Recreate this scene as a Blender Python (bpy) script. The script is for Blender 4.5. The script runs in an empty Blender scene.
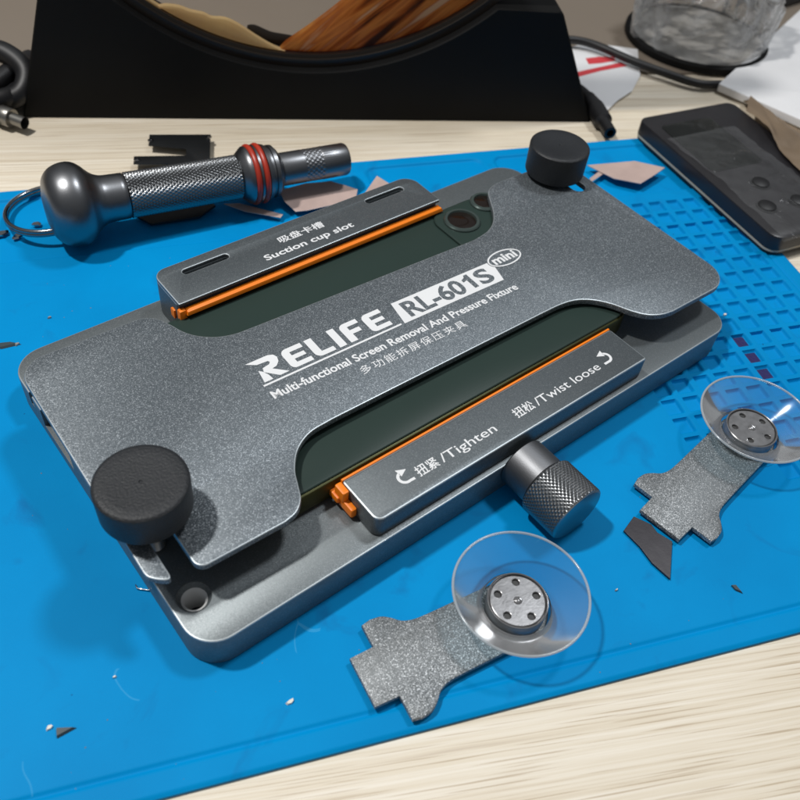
import bpy, bmesh, math, random
import numpy as np
from mathutils import Vector, Matrix
from mathutils.geometry import tessellate_polygon
random.seed(7)
MM = 0.001
sc = bpy.context.scene
COL = sc.collection

# ---------------------------------------------------------------- camera, light, exposure
cam_d = bpy.data.cameras.new("camera")
cam = bpy.data.objects.new("camera", cam_d); COL.objects.link(cam); sc.camera = cam
cam.matrix_world = Matrix(((0.7820980209028076, 0.4167418748136461, -0.46330216433416205, -27.62938036*MM),
    (-0.6171710311980169, 0.6208032507177266, -0.48342863190783414, -79.70748565*MM),
    (0.08615453528333925, 0.6640252507812568, 0.7427300063784963, 185.21591880*MM), (0, 0, 0, 1)))
FPX = 844.53
cam_d.sensor_width = 36.0; cam_d.lens = FPX / 800 * 36.0
cam_d.clip_start = 0.005; cam_d.clip_end = 20
cam_d.dof.use_dof = True; cam_d.dof.focus_distance = 0.232; cam_d.dof.aperture_fstop = 22.0

world = bpy.data.worlds.new("World"); sc.world = world; world.use_nodes = True
wn = world.node_tree; wn.nodes.clear()
wo = wn.nodes.new("ShaderNodeOutputWorld"); wb = wn.nodes.new("ShaderNodeBackground")
wt = wn.nodes.new("ShaderNodeTexCoord"); ws = wn.nodes.new("ShaderNodeSeparateXYZ")
wr = wn.nodes.new("ShaderNodeValToRGB")
wn.links.new(wt.outputs["Generated"], ws.inputs[0]); wn.links.new(ws.outputs["Z"], wr.inputs[0])
wr.color_ramp.elements[0].position = 0.0; wr.color_ramp.elements[0].color = (0.10, 0.10, 0.105, 1)
wr.color_ramp.elements[1].position = 0.9; wr.color_ramp.elements[1].color = (0.42, 0.44, 0.46, 1)
wn.links.new(wr.outputs[0], wb.inputs[0]); wb.inputs[1].default_value = 0.52
wn.links.new(wb.outputs[0], wo.inputs[0])

def lamp(name, slope, target, dist, power, size, color):
    d = Vector((slope[0], slope[1], 1)).normalized()
    l = bpy.data.lights.new(name, 'AREA'); l.shape = 'DISK'; l.size = size; l.energy = power; l.color = color
    o = bpy.data.objects.new(name, l); COL.objects.link(o)
    o.location = Vector(target) * MM + d * dist
    o.rotation_euler = d.to_track_quat('Z', 'Y').to_euler()
    return o
lamp("ceiling_lamp", (-0.34, 0.35), (95, 20, 0), 0.95, 5.9, 0.06, (1.0, 0.98, 0.95))
lamp("ceiling_lamp", (0.46, 0.02), (95, 20, 0), 1.5, 7.4, 0.20, (0.94, 0.97, 1.0))
sc.view_settings.view_transform = 'Standard'; sc.view_settings.look = 'None'
sc.view_settings.exposure = 0.0; sc.view_settings.gamma = 1.0

# ---------------------------------------------------------------- helpers
def link(o, parent=None):
    COL.objects.link(o)
    if parent: o.parent = parent
    return o
def tag(o, label=None, cat=None, group=None, kind=None):
    if label: o['label'] = label
    if cat: o['category'] = cat
    if group: o['group'] = group
    if kind: o['kind'] = kind
    return o
def empty(name, loc, label, cat, rz=0, group=None):
    o = bpy.data.objects.new(name, None); COL.objects.link(o)
    o.location = Vector(loc) * MM; o.rotation_euler = (0, 0, rz); o.empty_display_size = 0.01
    return tag(o, label, cat, group)
def mesh(name, verts, faces, mat, parent=None, smooth=35, mats=None, fm=None):
    me = bpy.data.meshes.new(name)
    me.from_pydata([(v[0]*MM, v[1]*MM, v[2]*MM) for v in verts], [], faces)
    me.validate()
    bm = bmesh.new(); bm.from_mesh(me); bmesh.ops.recalc_face_normals(bm, faces=bm.faces); bm.to_mesh(me); bm.free()
    if mats:
        for m in mats: me.materials.append(m)
        if fm is not None and len(fm) == len(me.polygons):
            me.polygons.foreach_set('material_index', fm)
    else: me.materials.append(mat)
    if smooth:
        me.polygons.foreach_set('use_smooth', [True]*len(me.polygons))
        me.set_sharp_from_angle(angle=math.radians(smooth))
    return link(bpy.data.objects.new(name, me), parent)
class MB:
    def __init__(s): s.v = []; s.f = []; s.e = set()
    def add(s, v, f, M=None):
        n = len(s.v)
        s.v += [tuple(M @ Vector(p)) if M else tuple(p) for p in v]
        s.f += [tuple(i+n for i in q) for q in f]
        return s
    def build(s, name, mat, parent=None, smooth=35, edge=None):
        if edge is None: return mesh(name, s.v, s.f, mat, parent, smooth)
        return mesh(name, s.v, s.f, None, parent, smooth, [mat, edge], [1 if i in s.e else 0 for i in range(len(s.f))])

def area2(p): return sum(p[i][0]*p[(i+1)%len(p)][1]-p[(i+1)%len(p)][0]*p[i][1] for i in range(len(p)))
def ccw(p): return list(p) if area2(p) > 0 else list(reversed(p))
def rpoly(pts, seg=7):
    """polygon with (x, y, r) corners rounded"""
    out = []; n = len(pts)
    for i in range(n):
        x, y, r = (*pts[i], 0)[:3] if len(pts[i]) == 2 else pts[i]
        if r <= 0: out.append((x, y)); continue
        p = Vector((x, y)); a = Vector(pts[i-1][:2]) - p; b = Vector(pts[(i+1) % n][:2]) - p
        la, lb = a.length, b.length; a.normalize(); b.normalize()
        th = a.angle(b); t = min(r / math.tan(th/2), la*.49, lb*.49); r2 = t*math.tan(th/2)
        c = p + (a+b).normalized() * (r2/math.sin(th/2))
        s = p + a*t; e = p + b*t
        a0 = math.atan2(s.y-c.y, s.x-c.x); a1 = math.atan2(e.y-c.y, e.x-c.x)
        d = (a1-a0+math.pi) % (2*math.pi) - math.pi
        for k in range(seg+1):
            an = a0 + d*k/seg; out.append((c.x+r2*math.cos(an), c.y+r2*math.sin(an)))
    return out
def spline(pts, n=6):
    out = []
    P = [Vector(p) for p in pts]; P = [2*P[0]-P[1]] + P + [2*P[-1]-P[-2]]
    for i in range(1, len(P)-2):
        for k in range(n):
            t = k/n; a, b, c, d = P[i-1], P[i], P[i+1], P[i+2]
            q = 0.5*((2*b)+(c-a)*t+(2*a-5*b+4*c-d)*t*t+(3*b-a-3*c+d)*t*t*t)
            out.append(tuple(q))
    out.append(tuple(P[-2])); return out
def circle(cx, cy, r, n=32, a0=0, a1=2*math.pi, close=True):
    m = n if close else n+1
    return [(cx+r*math.cos(a0+(a1-a0)*k/n), cy+r*math.sin(a0+(a1-a0)*k/n)) for k in range(m)]
def offset(p, d):
    """move a ccw outline inwards by d"""
    n = len(p); out = []
    for i in range(n):
        a = Vector(p[i-1]); b = Vector(p[i]); c = Vector(p[(i+1) % n])
        e1 = (b-a); e2 = (c-b)
        if e1.length < 1e-7 or e2.length < 1e-7: out.append((b.x, b.y)); continue
        e1.normalize(); e2.normalize()
        n1 = Vector((-e1.y, e1.x)); n2 = Vector((-e2.y, e2.x)); m = n1+n2
        if m.length < 1e-5: m = n1
        m.normalize(); k = d / max(0.45, m.dot(n1)); out.append((b.x+m.x*k, b.y+m.y*k))
    return out
def dedupe(p, eps=1e-4):
    out = []
    for q in p:
        if not out or (q[0]-out[-1][0])**2+(q[1]-out[-1][1])**2 > eps*eps: out.append(tuple(q[:2]))
    if (out[0][0]-out[-1][0])**2+(out[0][1]-out[-1][1])**2 < eps*eps: out.pop()
    return out
def prism(outline, holes, z0, z1, c=0.3, cb=None, mb=None, M=None, ch=None):
    """solid with a chamfered rim; z0 / z1 may be functions of (x, y)"""
    mb = mb or MB(); cb = c if cb is None else cb; ch = c if ch is None else ch
    fz0 = z0 if callable(z0) else (lambda x, y: z0); fz1 = z1 if callable(z1) else (lambda x, y: z1)
    loops = [(ccw(dedupe(outline)), 1)] + [(ccw(dedupe(h)), -1) for h in holes]
    V = []; F = []; top = []; bot = []; E = []
    for p, sgn in loops:
        n = len(p); rings = []
        cc = c if sgn > 0 else ch
        prof = []
        if cb: prof += [(cb, 0, 0), (0, 0, cb)]
        else: prof += [(0, 0, 0)]
        if cc: prof += [(0, 1, -cc), (cc*.3, 1, -cc*.3), (cc, 1, 0)]
        else: prof += [(0, 1, 0)]
        for off, which, dz in prof:
            q = offset(p, sgn*off) if off else p
            base = len(V); V += [(x, y, (fz1 if which else fz0)(x, y)+dz) for x, y in q]; rings.append(base)
        for ri, (a, b) in enumerate(zip(rings, rings[1:])):
            for i in range(n):
                j = (i+1) % n
                if cc and ri >= len(rings)-3: E.append(len(F))
                f = (a+i, a+j, b+j, b+i); F.append(f if sgn > 0 else f[::-1])
        bot.append((rings[0], n)); top.append((rings[-1], n))
    for lst, flip in ((top, False), (bot, True)):
        polys = [[Vector((V[s+i][0], V[s+i][1], 0)) for i in range(n)] for s, n in lst]
        idx = [s+i for s, n in lst for i in range(n)]
        for t in tessellate_polygon(polys):
            F.append(tuple(idx[k] for k in t))
    mb.e |= {len(mb.f)+k for k in E}
    return mb.add(V, F, M)
def lathe(profile, n=48, M=None, mb=None, disp=None):
    """profile: (r, z) about z; disp(theta, z, r) adds to r"""
    mb = mb or MB(); V = []; F = []; m = len(profile)
    for (r, z) in profile:
        for k in range(n):
            a = 2*math.pi*k/n; rr = r + (disp(a, z, r) if disp else 0)
            V.append((rr*math.cos(a), rr*math.sin(a), z))
    for i in range(m-1):
        for k in range(n):
            j = (k+1) % n; F.append((i*n+k, i*n+j, (i+1)*n+j, (i+1)*n+k))
    if profile[0][0] > 1e-6: F.append(tuple(reversed(range(n))))
    if profile[-1][0] > 1e-6: F.append(tuple((m-1)*n+k for k in range(n)))
    return mb.add(V, F, M)
def tube(pts, r, n=10, mb=None, rf=None, caps=True):
    mb = mb or MB(); P = [Vector(p) for p in pts]; V = []; F = []
    up = Vector((0, 0, 1)); m = len(P)
    for i, q in enumerate(P):
        t = (P[min(i+1, m-1)]-P[max(i-1, 0)]).normalized()
        a = t.cross(up); a = a.normalized() if a.length > 1e-3 else Vector((1, 0, 0)); b = a.cross(t)
        rr = rf(i/(m-1)) if rf else r
        for k in range(n):
            an = 2*math.pi*k/n; V.append(tuple(q+a*rr*math.cos(an)+b*rr*math.sin(an)))
    for i in range(m-1):
        for k in range(n):
            j = (k+1) % n; F.append((i*n+k, i*n+j, (i+1)*n+j, (i+1)*n+k))
    if caps: F += [tuple(range(n)), tuple((m-1)*n+k for k in range(n))]
    return mb.add(V, F)
def box(x0, y0, z0, x1, y1, z1, c=0.3, mb=None, M=None, r=0):
    return prism(rpoly([(x0, y0, r), (x1, y0, r), (x1, y1, r), (x0, y1, r)]) if r else [(x0, y0), (x1, y0), (x1, y1), (x0, y1)], [], z0, z1, c, mb=mb, M=M)
def frame_from(p0, p1):
    p0 = Vector(p0); p1 = Vector(p1)
    return Matrix.Translation(p0) @ (p1-p0).to_track_quat('Z', 'Y').to_matrix().to_4x4()

# ---------------------------------------------------------------- materials
def new_mat(name):
    m = bpy.data.materials.new(name); m.use_nodes = True
    return m, m.node_tree.nodes, m.node_tree.links, m.node_tree.nodes["Principled BSDF"]
def rgb(*c): return (c[0], c[1], c[2], 1)
def plain(name, col, rough=.5, metal=0, bump=0, scale=800, var=.12, spec=.5, coat=0, trans=0, vscale=None, rvar=.1):
    m, N, L, b = new_mat(name)
    tc = N.new("ShaderNodeTexCoord")
    nz = N.new("ShaderNodeTexNoise"); nz.inputs["Scale"].default_value = vscale or 60; nz.inputs["Detail"].default_value = 6
    L.new(tc.outputs["Object"], nz.inputs["Vector"])
    mx = N.new("ShaderNodeMix"); mx.data_type = 'RGBA'
    mx.inputs[6].default_value = rgb(*[c*(1-var) for c in col]); mx.inputs[7].default_value = rgb(*[min(1, c*(1+var)) for c in col])
    L.new(nz.outputs[0], mx.inputs[0]); L.new(mx.outputs[2], b.inputs["Base Color"])
    mr = N.new("ShaderNodeMapRange"); mr.inputs[3].default_value = max(.02, rough-rvar*rough*2); mr.inputs[4].default_value = min(1, rough+rvar*rough*2)
    L.new(nz.outputs[0], mr.inputs[0]); L.new(mr.outputs[0], b.inputs["Roughness"])
    b.inputs["Metallic"].default_value = metal; b.inputs["Specular IOR Level"].default_value = spec
    b.inputs["Coat Weight"].default_value = coat; b.inputs["Transmission Weight"].default_value = trans
    if bump:
        n2 = N.new("ShaderNodeTexNoise"); n2.inputs["Scale"].default_value = scale; n2.inputs["Detail"].default_value = 4
        L.new(tc.outputs["Object"], n2.inputs["Vector"])
        bp = N.new("ShaderNodeBump"); bp.inputs["Strength"].default_value = bump; bp.inputs["Distance"].default_value = 0.0003
        L.new(n2.outputs[0], bp.inputs["Height"]); L.new(bp.outputs[0], b.inputs["Normal"])
    return m
def sparkle(name, dark, light, rough, cell, tilt, metal=.9, pos=.45, gain=1.0):
    """blasted / flake metal: every flake has its own tilt and tone"""
    m, N, L, b = new_mat(name)
    tc = N.new("ShaderNodeTexCoord")
    vo = N.new("ShaderNodeTexVoronoi"); vo.inputs["Scale"].default_value = 1000/cell
    L.new(tc.outputs["Object"], vo.inputs["Vector"])
    sp = N.new("ShaderNodeSeparateColor"); L.new(vo.outputs["Color"], sp.inputs[0])
    rp = N.new("ShaderNodeValToRGB"); e = rp.color_ramp.elements
    e[0].position = pos; e[0].color = rgb(*dark); e[1].position = 1.0; e[1].color = rgb(*light)
    k = rp.color_ramp.elements.new(pos+(1-pos)*.72); k.color = rgb(*[(a*.72+c*.28) for a, c in zip(dark, light)])
    L.new(sp.outputs[0], rp.inputs[0]); L.new(rp.outputs[0], b.inputs["Base Color"])
    # random tilt of the normal
    geo = N.new("ShaderNodeNewGeometry")
    sub = N.new("ShaderNodeVectorMath"); sub.operation = 'SUBTRACT'; sub.inputs[1].default_value = (.5, .5, .5)
    L.new(vo.outputs["Color"], sub.inputs[0])
    scl = N.new("ShaderNodeVectorMath"); scl.operation = 'SCALE'; scl.inputs["Scale"].default_value = tilt
    L.new(sub.outputs[0], scl.inputs[0])
    ad = N.new("ShaderNodeVectorMath"); ad.operation = 'ADD'
    L.new(geo.outputs["Normal"], ad.inputs[0]); L.new(scl.outputs[0], ad.inputs[1])
    nr = N.new("ShaderNodeVectorMath"); nr.operation = 'NORMALIZE'; L.new(ad.outputs[0], nr.inputs[0])
    L.new(nr.outputs[0], b.inputs["Normal"])
    b.inputs["Metallic"].default_value = metal; b.inputs["Roughness"].default_value = rough
    return m
M_plate = sparkle("sparkling_grey_plate", (.106, .125, .140), (.46, .50, .53), .50, .19, .21, metal=.5, pos=.38)
M_base = sparkle("blasted_grey_aluminium", (.145, .166, .174), (.23, .25, .26), .44, .18, .09, metal=.5, pos=.2)
M_block = sparkle("grey_block_aluminium", (.105, .122, .132), (.20, .22, .23), .42, .18, .10, metal=.5, pos=.3)
M_edge = plain("cut_edge_highlight", (.42, .46, .48), .42, .7, 0, var=.15)  # polished chamfers; the bright edge highlight is partly put into this lighter colour
M_tab = sparkle("coarse_silver_tab", (.13, .142, .148), (.70, .72, .73), .48, .20, .30, metal=.5, pos=.35)
M_knob = plain("satin_black_knob", (.015, .017, .020), .5, 0, .5, 1800, .3, .4)
M_bolt = plain("bolt_steel", (.6, .59, .57), .28, 1.0)
M_thread = plain("threaded_wall", (.66, .66, .65), .4, .25)
M_phone = plain("green_glass", (.028, .046, .040), .35, 0, 0, var=.05, spec=.12, rvar=.02)
M_phone_frame = plain("phone_steel_frame", (.05, .052, .014), .35, .6)
M_lens = plain("lens_glass", (.014, .009, .007), .12, 0, 0, spec=.5)
M_lens_in = plain("lens_iris", (.03, .018, .014), .3, 0, 0)
M_lens_ring = plain("lens_ring", (.10, .135, .125), .22, .6)
M_orange = plain("orange_rubber", (1.0, .235, .004), .45, 0, .08, 900, .05)
M_oring = plain("red_oring", (.45, .035, .015), .4, 0, 0, var=.1)
M_white = plain("white_print", (.80, .81, .82), .5, 0, .1, 2000, .05)
M_screw = plain("blasted_gunmetal", (.20, .205, .215), .5, 1.0, .1, 3000, .1)
M_gun = plain("gunmetal", (.22, .225, .235), .36, 1.0, .05, 2500, .1)
M_grip = plain("handle_knurl_metal", (.20, .205, .21), .28, 1.0, 0, var=.1)
M_knurl = plain("knurled_gunmetal", (.27, .28, .29), .34, 1.0, 0, var=.1)
M_steel = plain("polished_steel", (.5, .5, .5), .16, 1.0)
M_hub = plain("cast_hub_metal", (.22, .22, .225), .30, .6, .06, 1500, .35, vscale=420)
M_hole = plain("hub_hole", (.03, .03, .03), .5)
M_black = plain("matte_black_plastic", (.0055, .0055, .0055), .6, 0, .05, 1500, .2, .15)
M_rim = plain("brown_black_rim", (.022, .017, .013), .35, 0, 0, spec=.4)
M_dev = plain("charcoal_plastic", (.017, .016, .018), .36, 0, .1, 1200, .2)
M_dev_side = plain("device_side", (.010, .010, .012), .4)
M_cream = plain("cream_seam", (.42, .38, .30), .5)
M_screen = plain("dull_screen", (.008, .009, .008), .12, 0, .05, 150, .35, vscale=120)
M_rubber = plain("black_rubber", (.005, .005, .006), .5, 0)
M_copper = plain("dull_copper_foil", (.60, .45, .40), .45, .25, .15, 300, .15, vscale=150)
M_blade = plain("dark_film_shard", (.016, .012, .018), .3, 0, .1, 300)
M_chip = plain("grey_debris", (.35, .33, .30), .4, .3)
M_chipw = plain("white_debris", (.80, .76, .68), .6)
M_chipd = plain("dark_debris", (.03, .05, .06), .5)
M_paperw = plain("white_card", (.78, .78, .79), .5, 0, 0, var=.04)
M_red = plain("red_ink", (.62, .05, .06), .5, 0)
M_pcb = plain("black_flex_board", (.010, .011, .012), .35, 0, .1, 600)
M_purple = plain("purple_print", (.010, .004, .085), .6, 0, .5, 900, .6, vscale=1400)
M_brown = plain("brown_kraft", (.19, .135, .085), .6, 0, .3, 60, .35, vscale=40)

def mat_mat():
    m, N, L, b = new_mat("blue_silicone")
    tc = N.new("ShaderNodeTexCoord")
    n1 = N.new("ShaderNodeTexNoise"); n1.inputs["Scale"].default_value = 25; n1.inputs["Detail"].default_value = 8
    L.new(tc.outputs["Object"], n1.inputs["Vector"])
    r = N.new("ShaderNodeValToRGB"); e = r.color_ramp.elements
    e[0].position = .3; e[0].color = rgb(.000, .235, .555); e[1].position = .72; e[1].color = rgb(.000, .282, .645)
    L.new(n1.outputs[0], r.inputs[0])
    # grime specks
    n2 = N.new("ShaderNodeTexNoise"); n2.inputs["Scale"].default_value = 330; n2.inputs["Detail"].default_value = 2
    L.new(tc.outputs["Object"], n2.inputs["Vector"])
    r2 = N.new("ShaderNodeValToRGB"); e = r2.color_ramp.elements
    e[0].position = .765; e[0].color = (0, 0, 0, 1); e[1].position = .80; e[1].color = (1, 1, 1, 1)
    L.new(n2.outputs[0], r2.inputs[0])
    mx = N.new("ShaderNodeMix"); mx.data_type = 'RGBA'; mx.inputs[7].default_value = rgb(.005, .09, .25)
    L.new(r2.outputs[0], mx.inputs[0]); L.new(r.outputs[0], mx.inputs[6]); L.new(mx.outputs[2], b.inputs["Base Color"])
    ns = N.new("ShaderNodeTexNoise"); ns.inputs["Scale"].default_value = 48; ns.inputs["Detail"].default_value = 7; ns.inputs["Distortion"].default_value = 1.2
    L.new(tc.outputs["Object"], ns.inputs["Vector"])
    rs_ = N.new("ShaderNodeValToRGB"); e = rs_.color_ramp.elements
    e[0].position = .60; e[0].color = (0, 0, 0, 1); e[1].position = .78; e[1].color = (1, 1, 1, 1)
    L.new(ns.outputs[0], rs_.inputs[0])
    m3 = N.new("ShaderNodeMix"); m3.data_type = 'RGBA'; m3.inputs[7].default_value = rgb(.004, .175, .44)
    mf = N.new("ShaderNodeMath"); mf.operation = 'MULTIPLY'; mf.inputs[1].default_value = .85; L.new(rs_.outputs[0], mf.inputs[0]); L.new(mf.outputs[0], m3.inputs[0])
    L.new(mx.outputs[2], m3.inputs[6])
    vs_ = N.new("ShaderNodeTexVoronoi"); vs_.feature = 'DISTANCE_TO_EDGE'; vs_.inputs["Scale"].default_value = 18
    nd = N.new("ShaderNodeTexNoise"); nd.inputs["Scale"].default_value = 30; va = N.new("ShaderNodeVectorMath"); va.operation = 'MULTIPLY_ADD'; va.inputs[1].default_value = (.05, .05, 0)
    L.new(tc.outputs["Object"], nd.inputs["Vector"]); L.new(nd.outputs["Color"], va.inputs[0]); L.new(tc.outputs["Object"], va.inputs[2]); L.new(va.outputs[0], vs_.inputs["Vector"])
    lt = N.new("ShaderNodeMath"); lt.operation = 'LESS_THAN'; lt.inputs[1].default_value = .0028; L.new(vs_.outputs[0], lt.inputs[0])
    nm = N.new("ShaderNodeTexNoise"); nm.inputs["Scale"].default_value = 60; L.new(tc.outputs["Object"], nm.inputs["Vector"])
    gt = N.new("ShaderNodeMath"); gt.operation = 'GREATER_THAN'; gt.inputs[1].default_value = .62; L.new(nm.outputs[0], gt.inputs[0])
    an = N.new("ShaderNodeMath"); an.operation = 'MULTIPLY'; L.new(lt.outputs[0], an.inputs[0]); L.new(gt.outputs[0], an.inputs[1])
    an2 = N.new("ShaderNodeMath"); an2.operation = 'MULTIPLY'; an2.inputs[1].default_value = .35; L.new(an.outputs[0], an2.inputs[0])
    m4 = N.new("ShaderNodeMix"); m4.data_type = 'RGBA'; m4.inputs[7].default_value = rgb(.08, .42, .72)
    L.new(an2.outputs[0], m4.inputs[0]); L.new(m3.outputs[2], m4.inputs[6]); L.new(m4.outputs[2], b.inputs["Base Color"])
    b.inputs["Roughness"].default_value = .52; b.inputs["Specular IOR Level"].default_value = .06
    n3 = N.new("ShaderNodeTexNoise"); n3.inputs["Scale"].default_value = 2500
    L.new(tc.outputs["Object"], n3.inputs["Vector"])
    bp = N.new("ShaderNodeBump"); bp.inputs["Strength"].default_value = .12; bp.inputs["Distance"].default_value = .0002
    L.new(n3.outputs[0], bp.inputs["Height"]); L.new(bp.outputs[0], b.inputs["Normal"])
    return m
M_mat = mat_mat()
def wood_mat():
    m, N, L, b = new_mat("pale_wood_grain")
    tc = N.new("ShaderNodeTexCoord"); mp = N.new("ShaderNodeMapping"); vr = N.new("ShaderNodeVectorRotate")
    vr.inputs["Angle"].default_value = math.radians(27.5); mp.inputs["Scale"].default_value = (9, 800, 1)
    L.new(tc.outputs["Object"], vr.inputs["Vector"]); L.new(vr.outputs[0], mp.inputs["Vector"])
    # slow wobble
    w = N.new("ShaderNodeTexNoise"); w.inputs["Scale"].default_value = 14; w.inputs["Detail"].default_value = 2
    L.new(tc.outputs["Object"], w.inputs["Vector"])
    wa = N.new("ShaderNodeVectorMath"); wa.operation = 'MULTIPLY_ADD'; wa.inputs[1].default_value = (0, 2.2, 0)
    L.new(w.outputs["Color"], wa.inputs[0]); L.new(mp.outputs[0], wa.inputs[2])
    n1 = N.new("ShaderNodeTexNoise"); n1.inputs["Scale"].default_value = .9; n1.inputs["Detail"].default_value = 7; n1.inputs["Roughness"].default_value = .62
    L.new(wa.outputs[0], n1.inputs["Vector"])
    r = N.new("ShaderNodeValToRGB"); e = r.color_ramp.elements
    e[0].position = .30; e[0].color = rgb(.66, .56, .44); e[1].position = .62; e[1].color = rgb(.90, .83, .71)
    k = r.color_ramp.elements.new(.44); k.color = rgb(.80, .71, .565)
    L.new(n1.outputs[0], r.inputs[0])
    n2 = N.new("ShaderNodeTexNoise"); n2.inputs["Scale"].default_value = 7; n2.inputs["Detail"].default_value = 3
    L.new(tc.outputs["Object"], n2.inputs["Vector"])
    r2 = N.new("ShaderNodeValToRGB"); e = r2.color_ramp.elements
    e[0].position = .3; e[0].color = rgb(.86, .84, .80); e[1].position = .7; e[1].color = rgb(1, 1, 1)
    L.new(n2.outputs[0], r2.inputs[0])
    mu = N.new("ShaderNodeMix"); mu.data_type = 'RGBA'; mu.blend_type = 'MULTIPLY'; mu.inputs[0].default_value = 1
    L.new(r.outputs[0], mu.inputs[6]); L.new(r2.outputs[0], mu.inputs[7])
    # thin dark pores
    mp2 = N.new("ShaderNodeMapping"); mp2.inputs["Scale"].default_value = (26, 2100, 1)
    L.new(vr.outputs[0], mp2.inputs["Vector"])
    n4 = N.new("ShaderNodeTexNoise"); n4.inputs["Scale"].default_value = 1; n4.inputs["Detail"].default_value = 2
    L.new(mp2.outputs[0], n4.inputs["Vector"])
    r4 = N.new("ShaderNodeValToRGB"); e = r4.color_ramp.elements
    e[0].position = .33; e[0].color = rgb(.62, .54, .45); e[1].position = .42; e[1].color = rgb(1, 1, 1)
    L.new(n4.outputs[0], r4.inputs[0])
    m2 = N.new("ShaderNodeMix"); m2.data_type = 'RGBA'; m2.blend_type = 'MULTIPLY'; m2.inputs[0].default_value = .8
    L.new(mu.outputs[2], m2.inputs[6]); L.new(r4.outputs[0], m2.inputs[7]); L.new(m2.outputs[2], b.inputs["Base Color"])
    b.inputs["Roughness"].default_value = .5; b.inputs["Specular IOR Level"].default_value = .35
    bp = N.new("ShaderNodeBump"); bp.inputs["Strength"].default_value = .25; bp.inputs["Distance"].default_value = .0002
    L.new(n4.outputs[0], bp.inputs["Height"]); L.new(bp.outputs[0], b.inputs["Normal"])
    return m
M_wood = wood_mat()
def clear_mat(name, tint, rough=.05, haze=.05, edge=.35, ior=1.45, crink=0):
    """thin clear plastic: tinted pass-through, milky share, fresnel gloss"""
    m, N, L, b = new_mat(name); out = N["Material Output"]
    b.inputs["Base Color"].default_value = rgb(.8, .82, .84); b.inputs["Roughness"].default_value = rough
    tr = N.new("ShaderNodeBsdfTransparent"); tr.inputs[0].default_value = rgb(*tint)
    gl = N.new("ShaderNodeBsdfGlossy"); gl.inputs["Roughness"].default_value = rough; gl.inputs[0].default_value = rgb(.9, .9, .9)
    fr = N.new("ShaderNodeFresnel"); fr.inputs[0].default_value = ior
    m1 = N.new("ShaderNodeMixShader"); L.new(fr.outputs[0], m1.inputs[0]); L.new(tr.outputs[0], m1.inputs[1]); L.new(gl.outputs[0], m1.inputs[2])
    lw = N.new("ShaderNodeLayerWeight"); lw.inputs[0].default_value = .35
    mr = N.new("ShaderNodeMapRange"); mr.inputs[3].default_value = haze; mr.inputs[4].default_value = edge
    L.new(lw.outputs["Facing"], mr.inputs[0])
    m2 = N.new("ShaderNodeMixShader"); L.new(mr.outputs[0], m2.inputs[0]); L.new(m1.outputs[0], m2.inputs[1]); L.new(b.outputs[0], m2.inputs[2])
    L.new(m2.outputs[0], out.inputs[0])
    if crink:
        tc = N.new("ShaderNodeTexCoord"); nz = N.new("ShaderNodeTexNoise"); nz.inputs["Scale"].default_value = 70; nz.inputs["Detail"].default_value = 4
        nz.inputs["Distortion"].default_value = 1.0
        L.new(tc.outputs["Object"], nz.inputs["Vector"]); bp = N.new("ShaderNodeBump"); bp.inputs["Distance"].default_value = .004; bp.inputs["Strength"].default_value = crink
        L.new(nz.outputs[0], bp.inputs["Height"])
        for q in (gl, fr, b): L.new(bp.outputs[0], q.inputs["Normal"])
    return m
M_cup = clear_mat("clear_vinyl", (.82, .90, .93), .12, .015, .20, ior=1.2)
M_cup_rim = clear_mat("clear_vinyl_rim", (.74, .80, .83), .15, .30, .6)
M_film = clear_mat("crinkled_film", (.985, .985, .985), .14, .0, .10, ior=1.16, crink=.8)
M_bag = clear_mat("clear_bag", (.92, .92, .915), .06, .07, .55, ior=1.55, crink=1.0)
M_brownbag = clear_mat("thin_brown_bag", (.62, .52, .40), .2, .12, .4, crink=.6)
M_glass = clear_mat("picture_glass", (.96, .955, .95), .03, .0, .02, ior=1.12)
def translucent(m, colour, share=.5):
    N, L = m.node_tree.nodes, m.node_tree.links; b = N["Principled BSDF"]; o = N["Material Output"]
    t = N.new("ShaderNodeBsdfTranslucent"); x = N.new("ShaderNodeMixShader"); x.inputs[0].default_value = share
    L.new(colour, t.inputs[0]); L.new(b.outputs[0], x.inputs[1]); L.new(t.outputs[0], x.inputs[2]); L.new(x.outputs[0], o.inputs[0])
def sand_mat():
    m, N, L, b = new_mat("layered_brown_sand")
    tc = N.new("ShaderNodeTexCoord"); mp = N.new("ShaderNodeMapping"); vr = N.new("ShaderNodeVectorRotate"); vr.rotation_type = 'Y_AXIS'
    vr.inputs["Angle"].default_value = math.radians(40); mp.inputs["Scale"].default_value = (14, 14, 190)
    L.new(tc.outputs["Object"], vr.inputs["Vector"]); L.new(vr.outputs[0], mp.inputs["Vector"])
    n1 = N.new("ShaderNodeTexNoise"); n1.inputs["Scale"].default_value = 1; n1.inputs["Detail"].default_value = 4; n1.inputs["Distortion"].default_value = .4
    L.new(mp.outputs[0], n1.inputs["Vector"])
    r = N.new("ShaderNodeValToRGB"); e = r.color_ramp.elements
    e[0].position = .38; e[0].color = rgb(.10, .035, .006); e[1].position = .66; e[1].color = rgb(1.0, .82, .55)
    for po, c in ((.46, (.62, .19, .025)), (.53, (1.0, .50, .12)), (.59, (.72, .28, .07))):
        k = r.color_ramp.elements.new(po); k.color = rgb(*c)
    L.new(n1.outputs[0], r.inputs[0]); L.new(r.outputs[0], b.inputs["Base Color"]); b.inputs["Roughness"].default_value = .7
    translucent(m, r.outputs[0], .65)
    return m
M_sandb = sand_mat()
M_sandt = plain("tan_sand", (1.0, .70, .36), .8, 0, .2, 900, .12, vscale=120)
translucent(M_sandt, M_sandt.node_tree.nodes["Principled BSDF"].inputs["Base Color"].links[0].from_socket)

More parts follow.
